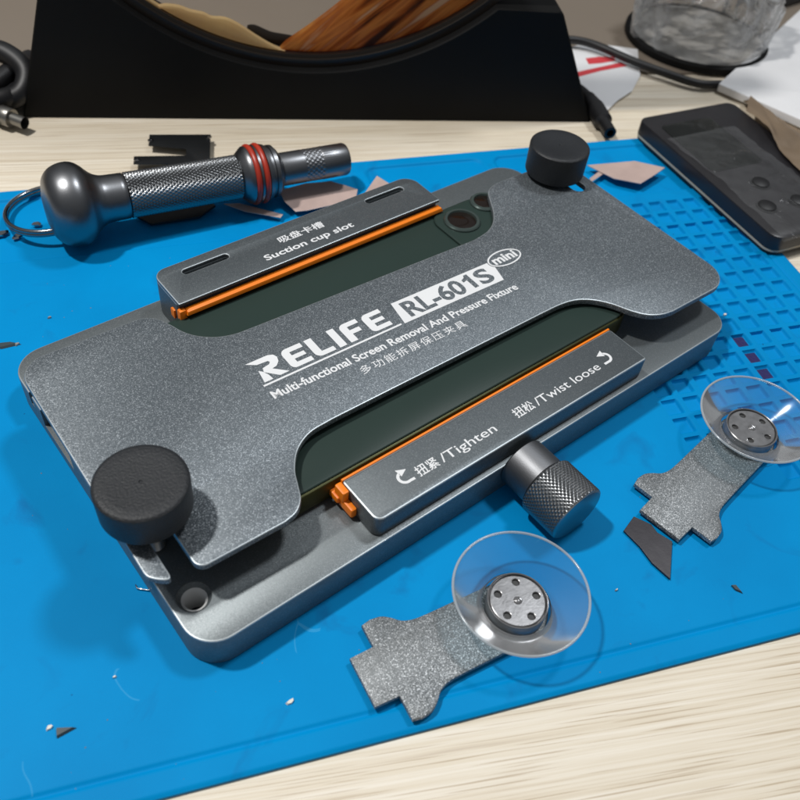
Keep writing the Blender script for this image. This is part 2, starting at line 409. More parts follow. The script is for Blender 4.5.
def flat_text(body, name, mat, parent, x0, y0, x1, h, z, bold=0.0, slope=0.0, shear=0.0, cjk=False, spacing=1.0):
    """painted lettering: baseline from (x0, y0), spanning to x1, height h (of the whole box for cjk)"""
    cu = bpy.data.curves.new(name, 'FONT'); cu.body = body; cu.size = 1.0; cu.offset = bold; cu.resolution_u = 4
    cu.shear = shear; cu.space_character = spacing
    o = bpy.data.objects.new(name, cu); COL.objects.link(o)
    dg = bpy.context.evaluated_depsgraph_get(); dg.update()
    me = bpy.data.meshes.new_from_object(o.evaluated_get(dg))
    bpy.data.objects.remove(o); bpy.data.curves.remove(cu)
    co = np.empty(len(me.vertices)*3); me.vertices.foreach_get('co', co); co = co.reshape(-1, 3)
    mn = co[:, :2].min(0); mxx = co[:, :2].max(0)
    sx = (x1-x0)/(mxx[0]-mn[0])
    if cjk: sy = h/(mxx[1]-mn[1]); yb = mn[1]
    else: sy = h/0.73; yb = 0
    X = x0+(co[:, 0]-mn[0])*sx; Y = y0+(co[:, 1]-yb)*sy + slope*(X-x0)
    zf = z if callable(z) else (lambda x, y: z)
    Z = np.array([zf(a, b_) for a, b_ in zip(X, Y)])
    me.vertices.foreach_set('co', (np.stack([X, Y, Z], 1)*MM).ravel()); me.update()
    me.materials.clear(); me.materials.append(mat)
    return link(bpy.data.objects.new(name, me), parent)
def flat_shape(polys, name, mat, parent, z):
    """thin painted shapes (lists of outline, holes)"""
    zf = z if callable(z) else (lambda x, y: z)
    V = []; F = []
    for outl, holes in polys:
        ls = [dedupe(outl)] + [dedupe(h) for h in holes]; base = len(V)
        for l in ls: V += [(x, y, zf(x, y)) for x, y in l]
        for t in tessellate_polygon([[Vector((x, y, 0)) for x, y in l] for l in ls]): F.append(tuple(base+k for k in t))
    o = mesh(name, V, F, mat, parent, 0)
    # paint faces up
    me = o.data
    for p_ in me.polygons:
        if p_.normal.z < 0: p_.flip()
    return o

# ================================================================= SETTING

desk = MB()
box(-1400, -900, -32, 1500, 1300, -1.6, 1.5, mb=desk)
tag(desk.build("desk", M_wood), kind="structure")

# ---- the blue mat: a height field with rims, trays and waffle pockets
MU = Vector((.926, -.378)).normalized(); MV = Vector((-MU.y, MU.x)); MO = Vector((.84, -25.32))
U0, U1, V1 = -150.0, 217.0, 218.5
CU, CV, PU, PV, NU = 134.0, 62.5, 7.62, 7.40, 10
def rr_sd(u, v, a, b, c, d, r):
    cx, cy = (a+b)/2, (c+d)/2; qx = np.abs(u-cx)-(b-a)/2+r; qy = np.abs(v-cy)-(d-c)/2+r
    return np.hypot(np.maximum(qx, 0), np.maximum(qy, 0))+np.minimum(np.maximum(qx, qy), 0)-r
def sst(x): x = np.clip(x, 0, 1); return x*x*(3-2*x)
def mat_h(u, v):
    h = np.zeros_like(u)
    d = np.minimum(v, U1-u)
    h -= .55*sst(1-np.abs(d-6.2)/.9)*(d > 0)
    edge = np.minimum(np.minimum(v, V1-v), U1-u); h -= .5*(1-sst(edge/.9))
    for a, b, c, e in ((-300, 70, 178, 212.6), (75.6, 123.4, 178, 213.2), (128.8, 208, 180, 213.2)):
        h -= .95*sst(.5-rr_sd(u, v, a, b, c, e, 4)/.9)
    i = np.floor((u-CU)/PU); k = np.floor((CV-v)/-PV)   # cell indices (k up)
    fu = (u-CU)-i*PU; kk = np.ceil((v-CV)/PV); fv = CV+kk*PV-v
    sd = rr_sd(fu, fv, 0, 5.35, 0, 5.25, .5)
    ok = (i >= 0) & (i < NU) & (kk <= 15) & (kk >= np.where(i >= 3, -2, 0))
    h -= np.where(ok, 1.35*sst(.5-sd/.8), 0)
    return h
us = np.concatenate([np.arange(U0, -66, 2.0), np.arange(-66, 130, .8), np.arange(130, U1+.01, .3)]); us[-1] = U1
vs = np.concatenate([np.arange(0, 10, .4), np.arange(10, 40, 2.0), np.arange(40, 176, .32), np.arange(176, V1+.01, .4)]); vs[-1] = V1
UU, VV = np.meshgrid(us, vs, indexing='ij'); HH = mat_h(UU, VV)
X = MO.x+UU*MU.x+VV*MV.x; Y = MO.y+UU*MU.y+VV*MV.y
nu, nv = len(us), len(vs)
co = np.stack([X, Y, HH], -1).reshape(-1, 3)
# skirt
per = [(i, 0) for i in range(nu)]+[(nu-1, j) for j in range(1, nv)]+[(i, nv-1) for i in range(nu-2, -1, -1)]+[(0, j) for j in range(nv-2, 0, -1)]
pidx = np.array([i*nv+j for i, j in per]); low = co[pidx].copy(); low[:, 2] = -1.59
ii, jj = np.meshgrid(np.arange(nu-1), np.arange(nv-1), indexing='ij'); q = (ii*nv+jj).ravel()
F = np.stack([q, q+nv, q+nv+1, q+1], 1)
nb = len(co); m_ = len(pidx); s1 = np.arange(m_); s2 = (s1+1) % m_
F2 = np.stack([pidx[s1], nb+s1, nb+s2, pidx[s2]], 1)
allco = np.concatenate([co, low])*MM; FF = np.concatenate([F, F2])
me = bpy.data.meshes.new("repair_mat"); me.vertices.add(len(allco)); me.vertices.foreach_set('co', allco.ravel())
me.loops.add(FF.size); me.loops.foreach_set('vertex_index', FF.ravel().astype(np.int32))
me.polygons.add(len(FF)); me.polygons.foreach_set('loop_start', np.arange(0, FF.size, 4, dtype=np.int32))
me.polygons.foreach_set('use_smooth', np.ones(len(FF), bool)); me.update(calc_edges=True); me.validate()
me.set_sharp_from_angle(angle=math.radians(60)); me.materials.append(M_mat)
mat_o = link(bpy.data.objects.new("repair_mat", me))
tag(mat_o, "bright blue silicone work mat with rimmed edge and waffle pockets, lying on the wooden desk", "mat")
def m2w(u, v, z=0): return (MO.x+u*MU.x+v*MV.x, MO.y+u*MU.y+v*MV.y, z)
for k in (3, 4, 5):
    a, b = CU+5*PU+.28, CU+5*PU+5.05; d, c = CV+k*PV-.3, CV+k*PV-4.95
    mesh("printed_square", [m2w(a, c, -1.3), m2w(b, c, -1.3), m2w(b, d, -1.3), m2w(a, d, -1.3)], [(0, 1, 2, 3)], M_purple, mat_o, 0)

# ================================================================= THE CLAMP FIXTURE
ZB = 10.86; ZF = 18.36; ZK = 23.86
fx = empty("clamping_fixture", (95, 50, 0), "grey metal phone clamping fixture with lettered sparkling top plate, centre of the blue mat", "clamp")
def fpart(mb, name, mat, smooth=35, parent=None, edge=None):
    o = mb.build(name, mat, None, smooth, edge)
    o.parent = parent or fx
    o.matrix_parent_inverse = Matrix.Identity(4)
    if parent is None: o.location = (-95*MM, -50*MM, 0)
    return o
hole = circle(5.65, 13.2, 3.05, 36)
base_out = rpoly([(0, 0, 8), (189.8, 0, 8), (189.8, 105.9, 9), (0, 105.9, 9)], 10)
b = MB(); prism(base_out, [], 0, ZB, .38, mb=b)
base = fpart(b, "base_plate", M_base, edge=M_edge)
# cutter for the side recess of the base
cut = MB(); box(-3, 66, 4.5, 1.2, 84, 14, 0, mb=cut); box(-3, 89.5, 6.5, 2.4, 91.5, 14, 0, mb=cut)
lathe([(3.04, .8), (3.04, 9.5), (4.0, 10.5), (4.0, 11.6)], 36, Matrix.Translation((5.65, 13.2, 0)), cut)
cu = cut.build("side_recess_cutter", M_base, None, 0); cu.location = base.location+fx.location
bo = base.modifiers.new("recess", 'BOOLEAN'); bo.object = cu; bo.operation = 'DIFFERENCE'; bo.solver = 'EXACT'
dg = bpy.context.evaluated_depsgraph_get(); dg.update()
newme = bpy.data.meshes.new_from_object(base.evaluated_get(dg)); base.modifiers.clear(); base.data = newme
bpy.data.objects.remove(cu)
newme.set_sharp_from_angle(angle=math.radians(35))
# threaded bore
th = MB(); prof = []
for i in range(0, 20):
    prof.append((3.02-(i % 2)*.6, ZB-1.25-i*.42))
lathe(prof[:], 36, Matrix.Translation((5.65, 13.2, 0)), th)
th.f = [f for f in th.f if len(f) == 4]
fpart(th, "threaded_bore", M_thread, 20, base).location = (0, 0, 0)

# ---- top plate: own frame, turned 1.1 degrees and falling a little to the right
PLYAW = -0.0199; TILT = -0.0079; ZP = 22.86; PT = 2.1
plate_m = Matrix.Rotation(PLYAW, 4, 'Z')
pz = lambda x, y: ZP+TILT*x
pzb = lambda x, y: ZP+TILT*x-PT
def S(pts): return spline(pts, 6)
out = []
out += rpoly([(-2.8, 60), (-2.8, 18)], 1)[1:]
out += S([(-2.8, 17.6), (-2.45, 16.4), (-1.3, 15), (.2, 13.8), (1.2, 13.6), (1.6, 14.4)])
out += [(1.6, 28.6)] + [(4.3+2.7*math.cos(t), 28.6+2.7*math.sin(t)) for t in [math.pi-math.pi*k/12 for k in range(13)]]
out += [(7.0, 16)] + [(9.6+2.6*math.cos(t), 14.8-2.6*math.sin(t)) for t in [math.pi-(math.pi/2)*k/8 for k in range(9)]]
out += S([(29, 12.2), (32.5, 13.1), (35.3, 15.6), (36.9, 19.2), (38.8, 23.6), (42.6, 28.3), (48, 31.2), (55, 31.9)])
out += S([(130, 32.6), (137.4, 32.5), (143, 31.4), (147.5, 28.6), (151, 24.4), (153.9, 19), (157, 15.2), (161, 13), (165, 12.2)])
out += rpoly([(165, 12.2), (193.8, 12.2, 9), (193.8, 90.2, 4), (189.4, 90.2, 1.6), (189.4, 80)], 9)[1:-1]
out += [(186.7+2.7*math.cos(t), 74.2-2.7*math.sin(t)) for t in [math.pi*k/12 for k in range(13)]]
out += rpoly([(184, 76), (184, 90.2, 2.4), (170, 90.2)], 8)[1:-1]
out += S([(163, 90.2), (159, 89.2), (156, 87), (153.2, 82.6), (150.2, 77.8), (146.3, 73.6), (141.4, 71), (135, 69.8)])
out += S([(56, 71.3), (50, 71.6), (45, 73.2), (41, 76.2), (38.6, 79.6), (36.9, 84), (34.8, 88), (31.5, 90), (28, 90.2)])
out += rpoly([(28, 90.2), (-2.8, 90.2, 7.5), (-2.8, 60)], 9)[1:-1]
pl = MB(); prism(out, [], pzb, pz, .3, mb=pl)
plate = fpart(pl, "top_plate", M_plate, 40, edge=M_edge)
plate.data.transform(plate_m)
def on_plate(o):
    o.data.transform(plate_m); return o
zt = lambda x, y: pz(x, y)+.03
zt2 = lambda x, y: pz(x, y)+.06
zt3 = lambda x, y: pz(x, y)+.09
# emblem lettering as outlines
y0, y1 = 51.9, 59.3
def sh(pts, x): return [(x+a, y0+b) for a, b in pts]
H = 7.4; polys = []
x = 46.4
polys.append((sh([(-.2, 7.9), (6.6, 7.9), (8.0, 7.3), (8.5, 6.1), (8.0, 4.5), (6.7, 3.3), (5.2, 3.0), (8.6, -.1), (5.7, -.1), (2.6, 3.0), (3.1, 4.4), (5.3, 4.8), (5.9, 5.4), (5.6, 6.0), (2.4, 6.2)], x), []))
polys.append((sh([(.9, -.3), (3.5, -.3), (3.2, 1.7), (2.4, 3.4), (1.6, 4.1)], x), []))
def Eshape(x, w=6.6):
    o = rpoly([(0, 0, 1.5), (w, 0), (w, 1.6), (2.3, 1.6), (2.3, 2.95), (w-.6, 2.95), (w-.6, 4.4), (2.3, 4.4), (2.3, 5.75), (w, 5.75), (w, H), (0, H, 1.9)], 5)
    return [(a+x, b+y0) for a, b in o]
def Fshape(x, w=6.2):
    o = rpoly([(0, 0), (2.3, 0), (2.3, 2.7), (w-.8, 2.7), (w-.8, 4.3), (2.3, 4.3), (2.3, 5.75), (w, 5.75), (w, H), (0, H, 1.9)], 5)
    return [(a+x, b+y0) for a, b in o]
polys.append((Eshape(56.2), []))
polys.append(([(a+64.0, b+y0) for a, b in rpoly([(0, 0, 1.9), (6.0, 0), (6.0, 1.6), (2.3, 1.6), (2.3, H), (0, H)], 5)], []))
polys.append(([(71.3, y0), (73.6, y0), (73.6, y0+H), (71.3, y0+H)], []))
polys.append((Fshape(75.0), [])); polys.append((Eshape(82.6, 6.6), []))
polys.append(([(46.4, 50.35), (91.2, 50.35), (91.4, 50.95), (46.4, 50.95)], []))
on_plate(fpart_o := flat_shape(polys, "emblem_lettering", M_white, plate, zt))
bx = [(92.3, 50.35), (130.0, 50.0), (132.4, 58.7), (93.8, 59.1)]
on_plate(flat_shape([(bx, [])], "white_name_box", M_white, plate, zt))
on_plate(flat_text("RL-60", "model_lettering", M_plate, plate, 95.6, 51.7, 117.4, 6.35, zt2, .03, -.006))
on_plate(flat_text("S", "model_lettering", M_plate, plate, 123.0, 51.5, 128.3, 6.35, zt2, .03, -.006))
on_plate(flat_shape([([(119.9, 51.6), (121.5, 51.6), (121.5, 57.9), (120.3, 57.9), (119.8, 57.0), (118.4, 56.4), (118.4, 55.3), (119.9, 55.7)], [])], "model_numeral", M_plate, plate, zt2))
el = lambda k: [(137.3+(6.7-k)*math.cos(t), 57.9+(3.7-k)*math.sin(t)) for t in [2*math.pi*i/48 for i in range(48)]]
on_plate(flat_shape([(el(0), [])], "oval_patch", M_plate, plate, zt2))
on_plate(flat_shape([(el(.25), [el(.75)])], "oval_outline", M_white, plate, zt3))
on_plate(flat_text("mini", "mini_lettering", M_white, plate, 132.6, 56.5, 141.9, 3.6, zt3, .03))
on_plate(flat_text("Multi-functional Screen Removal And Pressure Fixture", "subtitle_lettering", M_white, plate, 46.5, 45.4, 131.2, 2.75, zt, .022, -.010))
on_plate(flat_text("多功能拆屏保压夹具", "chinese_lettering", M_white, plate, 70.8, 40.2, 107.2, 2.95, zt, 0.0, -.004, cjk=True, spacing=1.22))

# ---- phone held in the fixture (rests inside: a thing of its own)
ph = empty("green_phone", (90, 53, ZB), "dark green phone lying face down under the top plate, gripped by the orange strips", "phone")
def pp(mb, name, mat, smooth=35, parent=None):
    o = mb.build(name, mat, parent or ph, smooth); o.data.transform(Matrix.Translation((-90*MM, -53*MM, -ZB*MM))); return o
pb = MB(); pout = rpoly([(17, 17.3, 10), (161, 17.3, 10), (161, 88.7, 10), (17, 88.7, 10)], 8)
prism(pout, [], ZB+.02, ZB+7.5, 1.4, mb=pb); frame = pp(pb, "frame", M_phone_frame)
pg = MB(); prism(rpoly([(17.9, 18.2, 9.2), (160.1, 18.2, 9.2), (160.1, 87.8, 9.2), (17.9, 87.8, 9.2)], 8), [], ZB+7.3, ZB+7.98, .35, mb=pg)
pp(pg, "back_glass", M_phone, 50)
zc = ZB+7.98
cb = MB(); prism(rpoly([(133.2, 62.5, 6), (158.5, 62.5, 6), (158.5, 86.8, 6), (133.2, 86.8, 6)], 10), [], zc-.1, zc+.75, .6, mb=cb)
bump = pp(cb, "camera_bump", M_phone, 50)
for cx, cy, r in ((141.6, 78.6, 4.9), (155.2, 82.4, 3.9)):
    T = Matrix.Translation((cx, cy, 0)); z = zc+.75
    l = MB(); lathe([(r+1.3, z-.05), (r+1.2, z+.5), (r+.8, z+.85), (r, z+.85), (r-.25, z+.15)], 48, T, l); l.f = [f for f in l.f if len(f) == 4]
    ri = pp(l, "lens_ring", M_lens_ring, 30, bump)
    l = MB(); lathe([(r-.05, z+.1), (r-.3, z+.28), (0, z+.3)], 48, T, l); pp(l, "lens", M_lens, 40, bump)

# ---- clamping jaws
def jaw(out, holes, z0, z1, name, c=.45):
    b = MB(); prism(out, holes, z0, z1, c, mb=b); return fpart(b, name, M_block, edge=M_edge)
fj = jaw(rpoly([(48.2, 1.6, 2.4), (146, 1.6, .8), (146, 16.05, .8), (48.2, 16.05, .8)], 6), [], ZB+.05, ZF, "front_jaw")
def slot(x0, x1, y, r):
    return [(x1-r+r*math.cos(t), y+r*math.sin(t)) for t in [-math.pi/2+math.pi*k/8 for k in range(9)]]+[(x0+r+r*math.cos(t), y+r*math.sin(t)) for t in [math.pi/2+math.pi*k/8 for k in range(9)]]
bj_out = rpoly([(43.8, 88.6, .8), (138.8, 88.6, .8), (138.8, 103.6, 5), (43.8, 103.6, 4)], 8)
bj = jaw(bj_out, [slot(51.2, 66.2, 98.9, 1.15), slot(117, 132.2, 98.9, 1.15)], ZB+.05, ZK-1.2, "back_jaw", .3)
lid = MB(); prism(rpoly([(43.8, 87.4, .5), (138.8, 87.4, .5), (138.8, 103.6, 5), (43.8, 103.6, 4)], 8), [slot(51.2, 66.2, 98.9, 1.15), slot(117, 132.2, 98.9, 1.15)], ZK-1.19, ZK, .3, mb=lid)
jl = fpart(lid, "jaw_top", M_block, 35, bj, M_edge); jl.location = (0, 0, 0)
# orange grip strips
b = MB(); box(45.2, 85.6, ZB+8.1, 139.2, 88.55, ZK-2.2, 1.3, mb=b)
box(44.0, 88.0, ZB+3, 45.6, 93.4, ZK-2.6, .3, mb=b); box(43.4, 86.6, ZB+6.5, 45.4, 88.4, ZK-2.2, .4, mb=b); box(43.2, 90.2, ZB+5.5, 45.0, 92.2, ZK-4.2, .4, mb=b)
fpart(b, "orange_grip_strip", M_orange)
b = MB(); box(48.4, 16.07, ZF-3.0, 146, 16.75, ZF-.05, .2, mb=b)
box(46.2, 12.6, ZB+3.6, 48.15, 16.4, ZF-.2, .4, mb=b, r=.5); box(45.6, 14.0, ZB+2.2, 47.6, 18.0, ZB+4.4, .4, mb=b, r=.4); box(46.4, 9.2, ZB+1.0, 48.15, 14.6, ZB+4.1, .4, mb=b, r=.5)
fpart(b, "orange_grip_strip", M_orange)
# jaw lettering
zj = ZF+.03
def wl(o, parent): o.location = (0, 0, 0); return o
wl(flat_text("扭紧", "chinese_lettering", M_white, fj, 64.9, 6.0, 71.6, 3.3, zj, .014, 0, cjk=True), fj)
wl(flat_text("/Tighten", "tighten_lettering", M_white, fj, 72.6, 6.2, 91.2, 2.85, zj, .003), fj)
wl(flat_text("扭松", "chinese_lettering", M_white, fj, 98.6, 6.1, 105.5, 3.3, zj, .014, 0, cjk=True), fj)
wl(flat_text("/Twist loose", "loosen_lettering", M_white, fj, 106.4, 6.3, 131.6, 2.85, zj, .003), fj)
def arc_arrow(cx, cy, mir):
    r0, r1 = 1.35, 2.15
    a = [(-1.25 if 0 else 0)]
    pts = [(1.6, 1.75+.4), (.2, 1.35+.4)] 
    A = [(r1*math.cos(t), r1*math.sin(t)*.95) for t in [math.pi*.62+(math.pi*.95)*k/12 for k in range(13)]]
    Bq = [(r0*math.cos(t), r0*math.sin(t)*.95) for t in [math.pi*1.57-(math.pi*.95)*k/12 for k in range(13)]]
    body = A+[(1.9, -r1*.95), (1.9, -r0*.95)]+Bq
    head = [(-.9, 2.9), (1.7, 1.75), (-.55, .55)]
    f = lambda P: [(cx+mir*x_, cy+y_) for x_, y_ in P]
    return [(f(body), []), (f(head), [])]
wl(flat_shape(arc_arrow(61.7, 8.3, 1), "turn_arrow", M_white, fj, zj), fj)
wl(flat_shape(arc_arrow(135.6, 8.6, -1), "turn_arrow", M_white, fj, zj), fj)
wl(flat_text("Suction cup slot", "slot_lettering", M_white, jl, 74.4, 90.7, 106.4, 2.5, ZK+.03, .02), jl)
wl(flat_text("吸盘卡槽", "chinese_lettering", M_white, jl, 82.4, 95.3, 98.6, 3.1, ZK+.03, .014, 0, cjk=True), jl)

# ---- front adjusting knob (axis along -y)
KC = (96.0, 0, 8.75)
Mk = Matrix.Translation((KC[0], 0, KC[2])) @ Matrix.Rotation(math.radians(90), 4, 'X')
sk = MB(); lathe([(3.0, .05), (6.9, .06), (7.2, .4), (7.2, 8.9), (6.9, 9.3), (2, 9.35)], 64, Mk, sk)
screw = fpart(sk, "adjusting_screw", M_screw, 30)
def knurl(n, pitch, amp):
    def f(a, z, r): 
        p1 = abs(((a*n/(2*math.pi)+z/pitch) % 1)-.5)*2; p2 = abs(((a*n/(2*math.pi)-z/pitch) % 1)-.5)*2
        return -amp*max(0, 1-1.3*min(p1, p2)*1.0)**1.0 if True else 0
    return f
hd = MB(); zz = [9.9+.17*i for i in range(66)]
kf = knurl(44, 1.36, .30)
lathe([(6.6, 9.3), (7.9, 9.36), (8.4, 9.8)]+[(8.55, z) for z in zz]+[(8.4, zz[-1]+.25), (8.0, zz[-1]+.55), (7.7, zz[-1]+.62), (0, zz[-1]+.62)], 352, Mk, hd, lambda a, z, r: kf(a, z, r) if r > 8.5 else 0)
fpart(hd, "knurled_head", M_knurl, 25, screw).location = (0, 0, 0)

# ---- black clamp knobs with threaded bolts
def clamp_knob(x, y, zb, zt_, zbolt):
    k = MB(); r = 10.25; T = Matrix.Translation((x, y, 0))
    lathe([(3.2, zb), (r-.7, zb), (r-.1, zb+.5), (r, zb+.9), (r+.1, zt_-1.0), (r, zt_-.5), (r-.45, zt_-.12), (r-1, zt_), (7, zt_-.12), (3, zt_-.2), (.45, zt_-.22), (.25, zt_-.42), (0, zt_-.42)], 96, T, k)
    kb = fpart(k, "clamp_knob", M_knob, 30)
    t = MB(); prof = [(2.5-(i % 2)*.7, zb+.3-i*.42) for i in range(int((zb-zbolt)/.42))]
    lathe(prof, 32, T, t); fpart(t, "bolt", M_bolt, 0, kb).location = (0, 0, 0)
clamp_knob(5.2, 30.4, 26.2, 35.8, ZB-.5)
clamp_knob(185.6, 80.3, 22.8, 33.4, ZB-.5)

# ================================================================= SUCTION CUP TABS
def tab_outline(D=0):
    half = [(0, 6.3), (6.1, 6.5), (6.1, 12.4)]
    half += spline([(8.5, 12.9), (11.2, 12.5), (13.2, 11.2), (15.2, 9.4), (18, 8.5), (22, 8.3)], 5)
    half += [(34.5, 8.3)] + [(41.2+D+8.3*math.sin(t), 8.3*math.cos(t)) for t in [math.pi/2*k/10 for k in range(0, 11)]]
    return half[:-1]+[(49.5+D, 0)]+[(a, -b) for a, b in reversed(half[:-1])]
def suction_tab(loc, rz, label, D=0):
    HX = 41.2+D
    t = empty("suction_cup_tab", loc, label, "suction cup", rz, "metal tabs with clear suction cups")
    b = MB(); prism(tab_outline(D), [], .9, 2.4, .25, mb=b)
    b.build("metal_tab", M_tab, t)
    T = Matrix.Translation((HX, 0, 0))
    # clear cup, opening upwards
    inn = [(8.0, 2.42), (8.7, 2.7), (8.9, 3.6), (8.4, 4.6), (8.5, 5.3), (10.2, 6.5), (12.8, 8.3), (15.2, 10.2), (16.2, 11.1)]
    c = MB(); lathe(inn, 96, T, c); c.f = [f for f in c.f if len(f) == 4]
    lathe([(r_, z_+.45) for r_, z_ in inn[4:]], 96, T, c); c.f = [f for f in c.f if len(f) == 4]
    cup = c.build("cup", M_cup, t, 60)
    rm = MB(); lathe([(16.15+.32*math.cos(a), 11.3+.32*math.sin(a)) for a in [2*math.pi*k/10 for k in range(11)]], 96, T, rm); rm.f = [f for f in rm.f if len(f) == 4]
    rm.build("cup_rim", M_cup_rim, cup, 60)
    hb = MB()
    outl = circle(HX, 0, 7.35, 64); hs = [circle(HX+4.9*math.cos(a), 4.9*math.sin(a), .9, 16) for a in [math.radians(62+72*k) for k in range(5)]]
    prism(outl, [], 2.4, 6.1, .25, mb=hb)
    hub = hb.build("hub", M_hub, t, 40)
    d = MB(); prism(circle(HX, 0, 6.75, 64), hs, 6.11, 6.75, .25, mb=d, cb=0, ch=.18)
    d.build("hub_face", M_hub, hub, 20)
    g = MB(); lathe([(7.0, 6.1), (7.0, 6.95), (7.18, 7.1), (7.38, 6.95), (7.4, 6.1)], 64, T, g); g.f = [f for f in g.f if len(f) == 4]
    g.build("hub_lip", M_hub, hub, 40)
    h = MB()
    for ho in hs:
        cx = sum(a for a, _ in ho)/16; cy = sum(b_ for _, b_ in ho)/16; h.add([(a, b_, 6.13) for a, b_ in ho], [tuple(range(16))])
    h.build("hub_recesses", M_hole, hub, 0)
    n = MB(); lathe([(1.1, 6.7), (1.0, 6.95), (.5, 7.15), (0, 7.2)], 20, T, n); n.build("hub_nipple", M_hub, hub, 50)
    return t
suction_tab((26.9, -22.4, 0), math.atan2(-.172, .985), "silver metal tab with clear suction cup, at the mat's front edge before the knurled knob")
suction_tab((116.6, -34.3, 0), math.atan2(5.0, 45.6), "grey metal tab with clear suction cup, on the waffle pockets right of the fixture", 4.7)

# ================================================================= HANDLE TOOL BEHIND
ht = empty("handle_tool", (43, 159, 0), "dark metal handle with knurled grip and two red rings, lying behind the fixture", "tool")
P0 = Vector((42.92, 159.2, 13.6)); P1 = Vector((139.05, 139.45, 10.4)); Lh = (P1-P0).length
Mh = Matrix.Translation((-43, -159, 0)) @ frame_from(P0, P1)
def hp(prof, name, mat, n=96, disp=None, sm=30, parent=None):
    b = MB(); lathe(prof, n, Mh, b, disp); return b.build(name, mat, parent or ht, sm)
knobp = [(0, -8.6), (5, -8.4), (9.3, -7.3), (12.0, -5.0), (13.3, -2.0), (13.6, .8), (13.1, 3.0), (11.8, 4.9), (10.2, 6.4), (8.9, 7.8), (8.1, 9.4), (7.7, 11.4), (7.55, 17.3), (7.1, 17.6)]
knobs = [(0, -8.6)]+[q for q in spline(knobp[1:-1], 4)]+[(7.1, 17.6)]
hp(knobs, "end_knob", M_gun, 96, sm=60)
zz = [17.9+.24*i for i in range(160)]
kf2 = knurl(40, 1.92, .30)
hp([(6.9, 17.6), (7.3, 17.8)]+[(7.6, z) for z in zz]+[(7.3, zz[-1]+.2), (6.9, zz[-1]+.4)], "knurled_grip", M_grip, 320, lambda a, z, r: kf2(a, z, r) if r > 7.5 else 0, 25)
hp([(6.9, 56.2), (7.9, 57.0), (9.0, 58.3), (9.9, 59.4), (9.9, 60.0), (9.2, 60.2), (9.2, 62.0), (10.1, 62.2), (10.1, 63.0), (9.2, 63.2), (9.2, 65.2), (10.0, 65.4), (9.6, 66.8), (8.7, 67.2), (8.7, 68.0), (9.2, 68.3), (9.1, 69.6), (7.8, 70.8), (6.5, 71.6), (5.2, 71.8)], "ringed_collar", M_gun, 96, sm=40)
for s_ in (61.1, 64.2):
    hp([(9.5+1.05*math.cos(a), s_+1.05*math.sin(a)) for a in [2*math.pi*k/12 for k in range(13)]], "rubber_ring", M_oring, 96, sm=60)
kf3 = knurl(25, 2.0, .22)
hp([(5.0, 71.8), (5.75, 72.0), (5.85, 72.4), (5.85, 80.6)]+[(5.83, 80.7+.25*i) for i in range(28)]+[(5.85, 87.8), (5.85, 97.0), (5.5, 97.8), (4.9, 98.0), (0, 98.0)], "tip_sleeve", M_gun, 200, lambda a, z, r: kf3(a, z, r) if 5.8 < r < 5.84 else 0, 30)
# split ring through the end
rg = MB(); cen = Vector((40.0, 174.6, 3.4)); rr = 14.6; tl = Matrix.Rotation(math.radians(-7), 3, Vector((1, .3, 0)))
for k_ in (0, 1):
    pts = [cen + tl @ Vector(((rr)*math.cos(a), (rr)*math.sin(a), .55*k_*2-.55+.25*math.sin(a))) for a in [2*math.pi*i/72 for i in range(73)]]
    tube([tuple(q-Vector((43, 159, 0))) for q in pts], .82, 8, rg)
rg.build("key_ring", plain("dark_ring_steel", (.30, .30, .31), .2, 1.0), ht, 60)

# ================================================================= SMALL THINGS ON THE MAT
def shard(name, pts, z, th, mat, label, cat, group=None, tilt=None):
    cx = sum(p_[0] for p_ in pts)/len(pts); cy = sum(p_[1] for p_ in pts)/len(pts)
    b = MB(); zf = (lambda x_, y_: z+tilt[0]*(x_)+tilt[1]*(y_)) if tilt else (lambda x_, y_: z)
    loc = [(a-cx, c-cy) for a, c in pts]
    mn = min(zf(*q_) for q_ in loc) if tilt else z
    prism(loc, [], zf, lambda x_, y_: zf(x_, y_)+th, min(.07, th*.2), mb=b)
    o = b.build(name, mat, None, 15); o.location = (cx*MM, cy*MM, 0); return tag(o, label, cat, group)
shard("film_shard", [(115.98, -32.56), (115.35, -35.19), (116.5, -39.41), (107.11, -46.43), (106.91, -40.57), (108.04, -35.32), (108.3, -29.47), (113.99, -28.05)], .15, .7, M_blade,
      "dark purplish wedge-shaped shard beside the right suction cup tab", "shard")
G = "copper coloured foil scraps on the mat"
shard("foil_scrap", [(113.2, 145), (111.5, 139), (112.0, 132.4), (116, 131), (127, 129.0), (135.5, 127.8), (139.4, 132.0), (136, 137), (133.2, 140.5), (124, 144)], 1.4, .25, M_copper, "largest dull copper foil scrap, under the tip of the metal handle", "foil scrap", G, (.0, .09))
shard("foil_scrap", [(138.2, 127.6), (150.4, 134.6), (151.6, 128.2), (145, 124.6)], 1.2, .3, M_copper, "pointed copper foil scrap behind the far edge of the suction cup slot jaw", "foil scrap", G, (.05, .05))
shard("foil_scrap", [(92.8, 149.9), (97.8, 147.4), (107.4, 133.6), (105.6, 132.4), (97.0, 142)], .9, .25, M_copper, "thin curled foil strip below the red rings of the handle", "foil scrap", G)
shard("foil_scrap", [(228.5, 97), (247.0, 88.0), (253.4, 77.5), (246, 76.4), (236.0, 75.4), (230.0, 84)], 2.4, .4, M_copper, "pinkish foil scrap between the far black knob and the black handheld device", "foil scrap", G, (.02, -.05))
shard("foil_scrap", [(221.6, 88.0), (222.4, 90.0), (231.0, 91.8), (230.2, 89.4)], 1.4, .25, M_copper, "tiny pale foil sliver just right of the far black knob", "foil scrap", G)
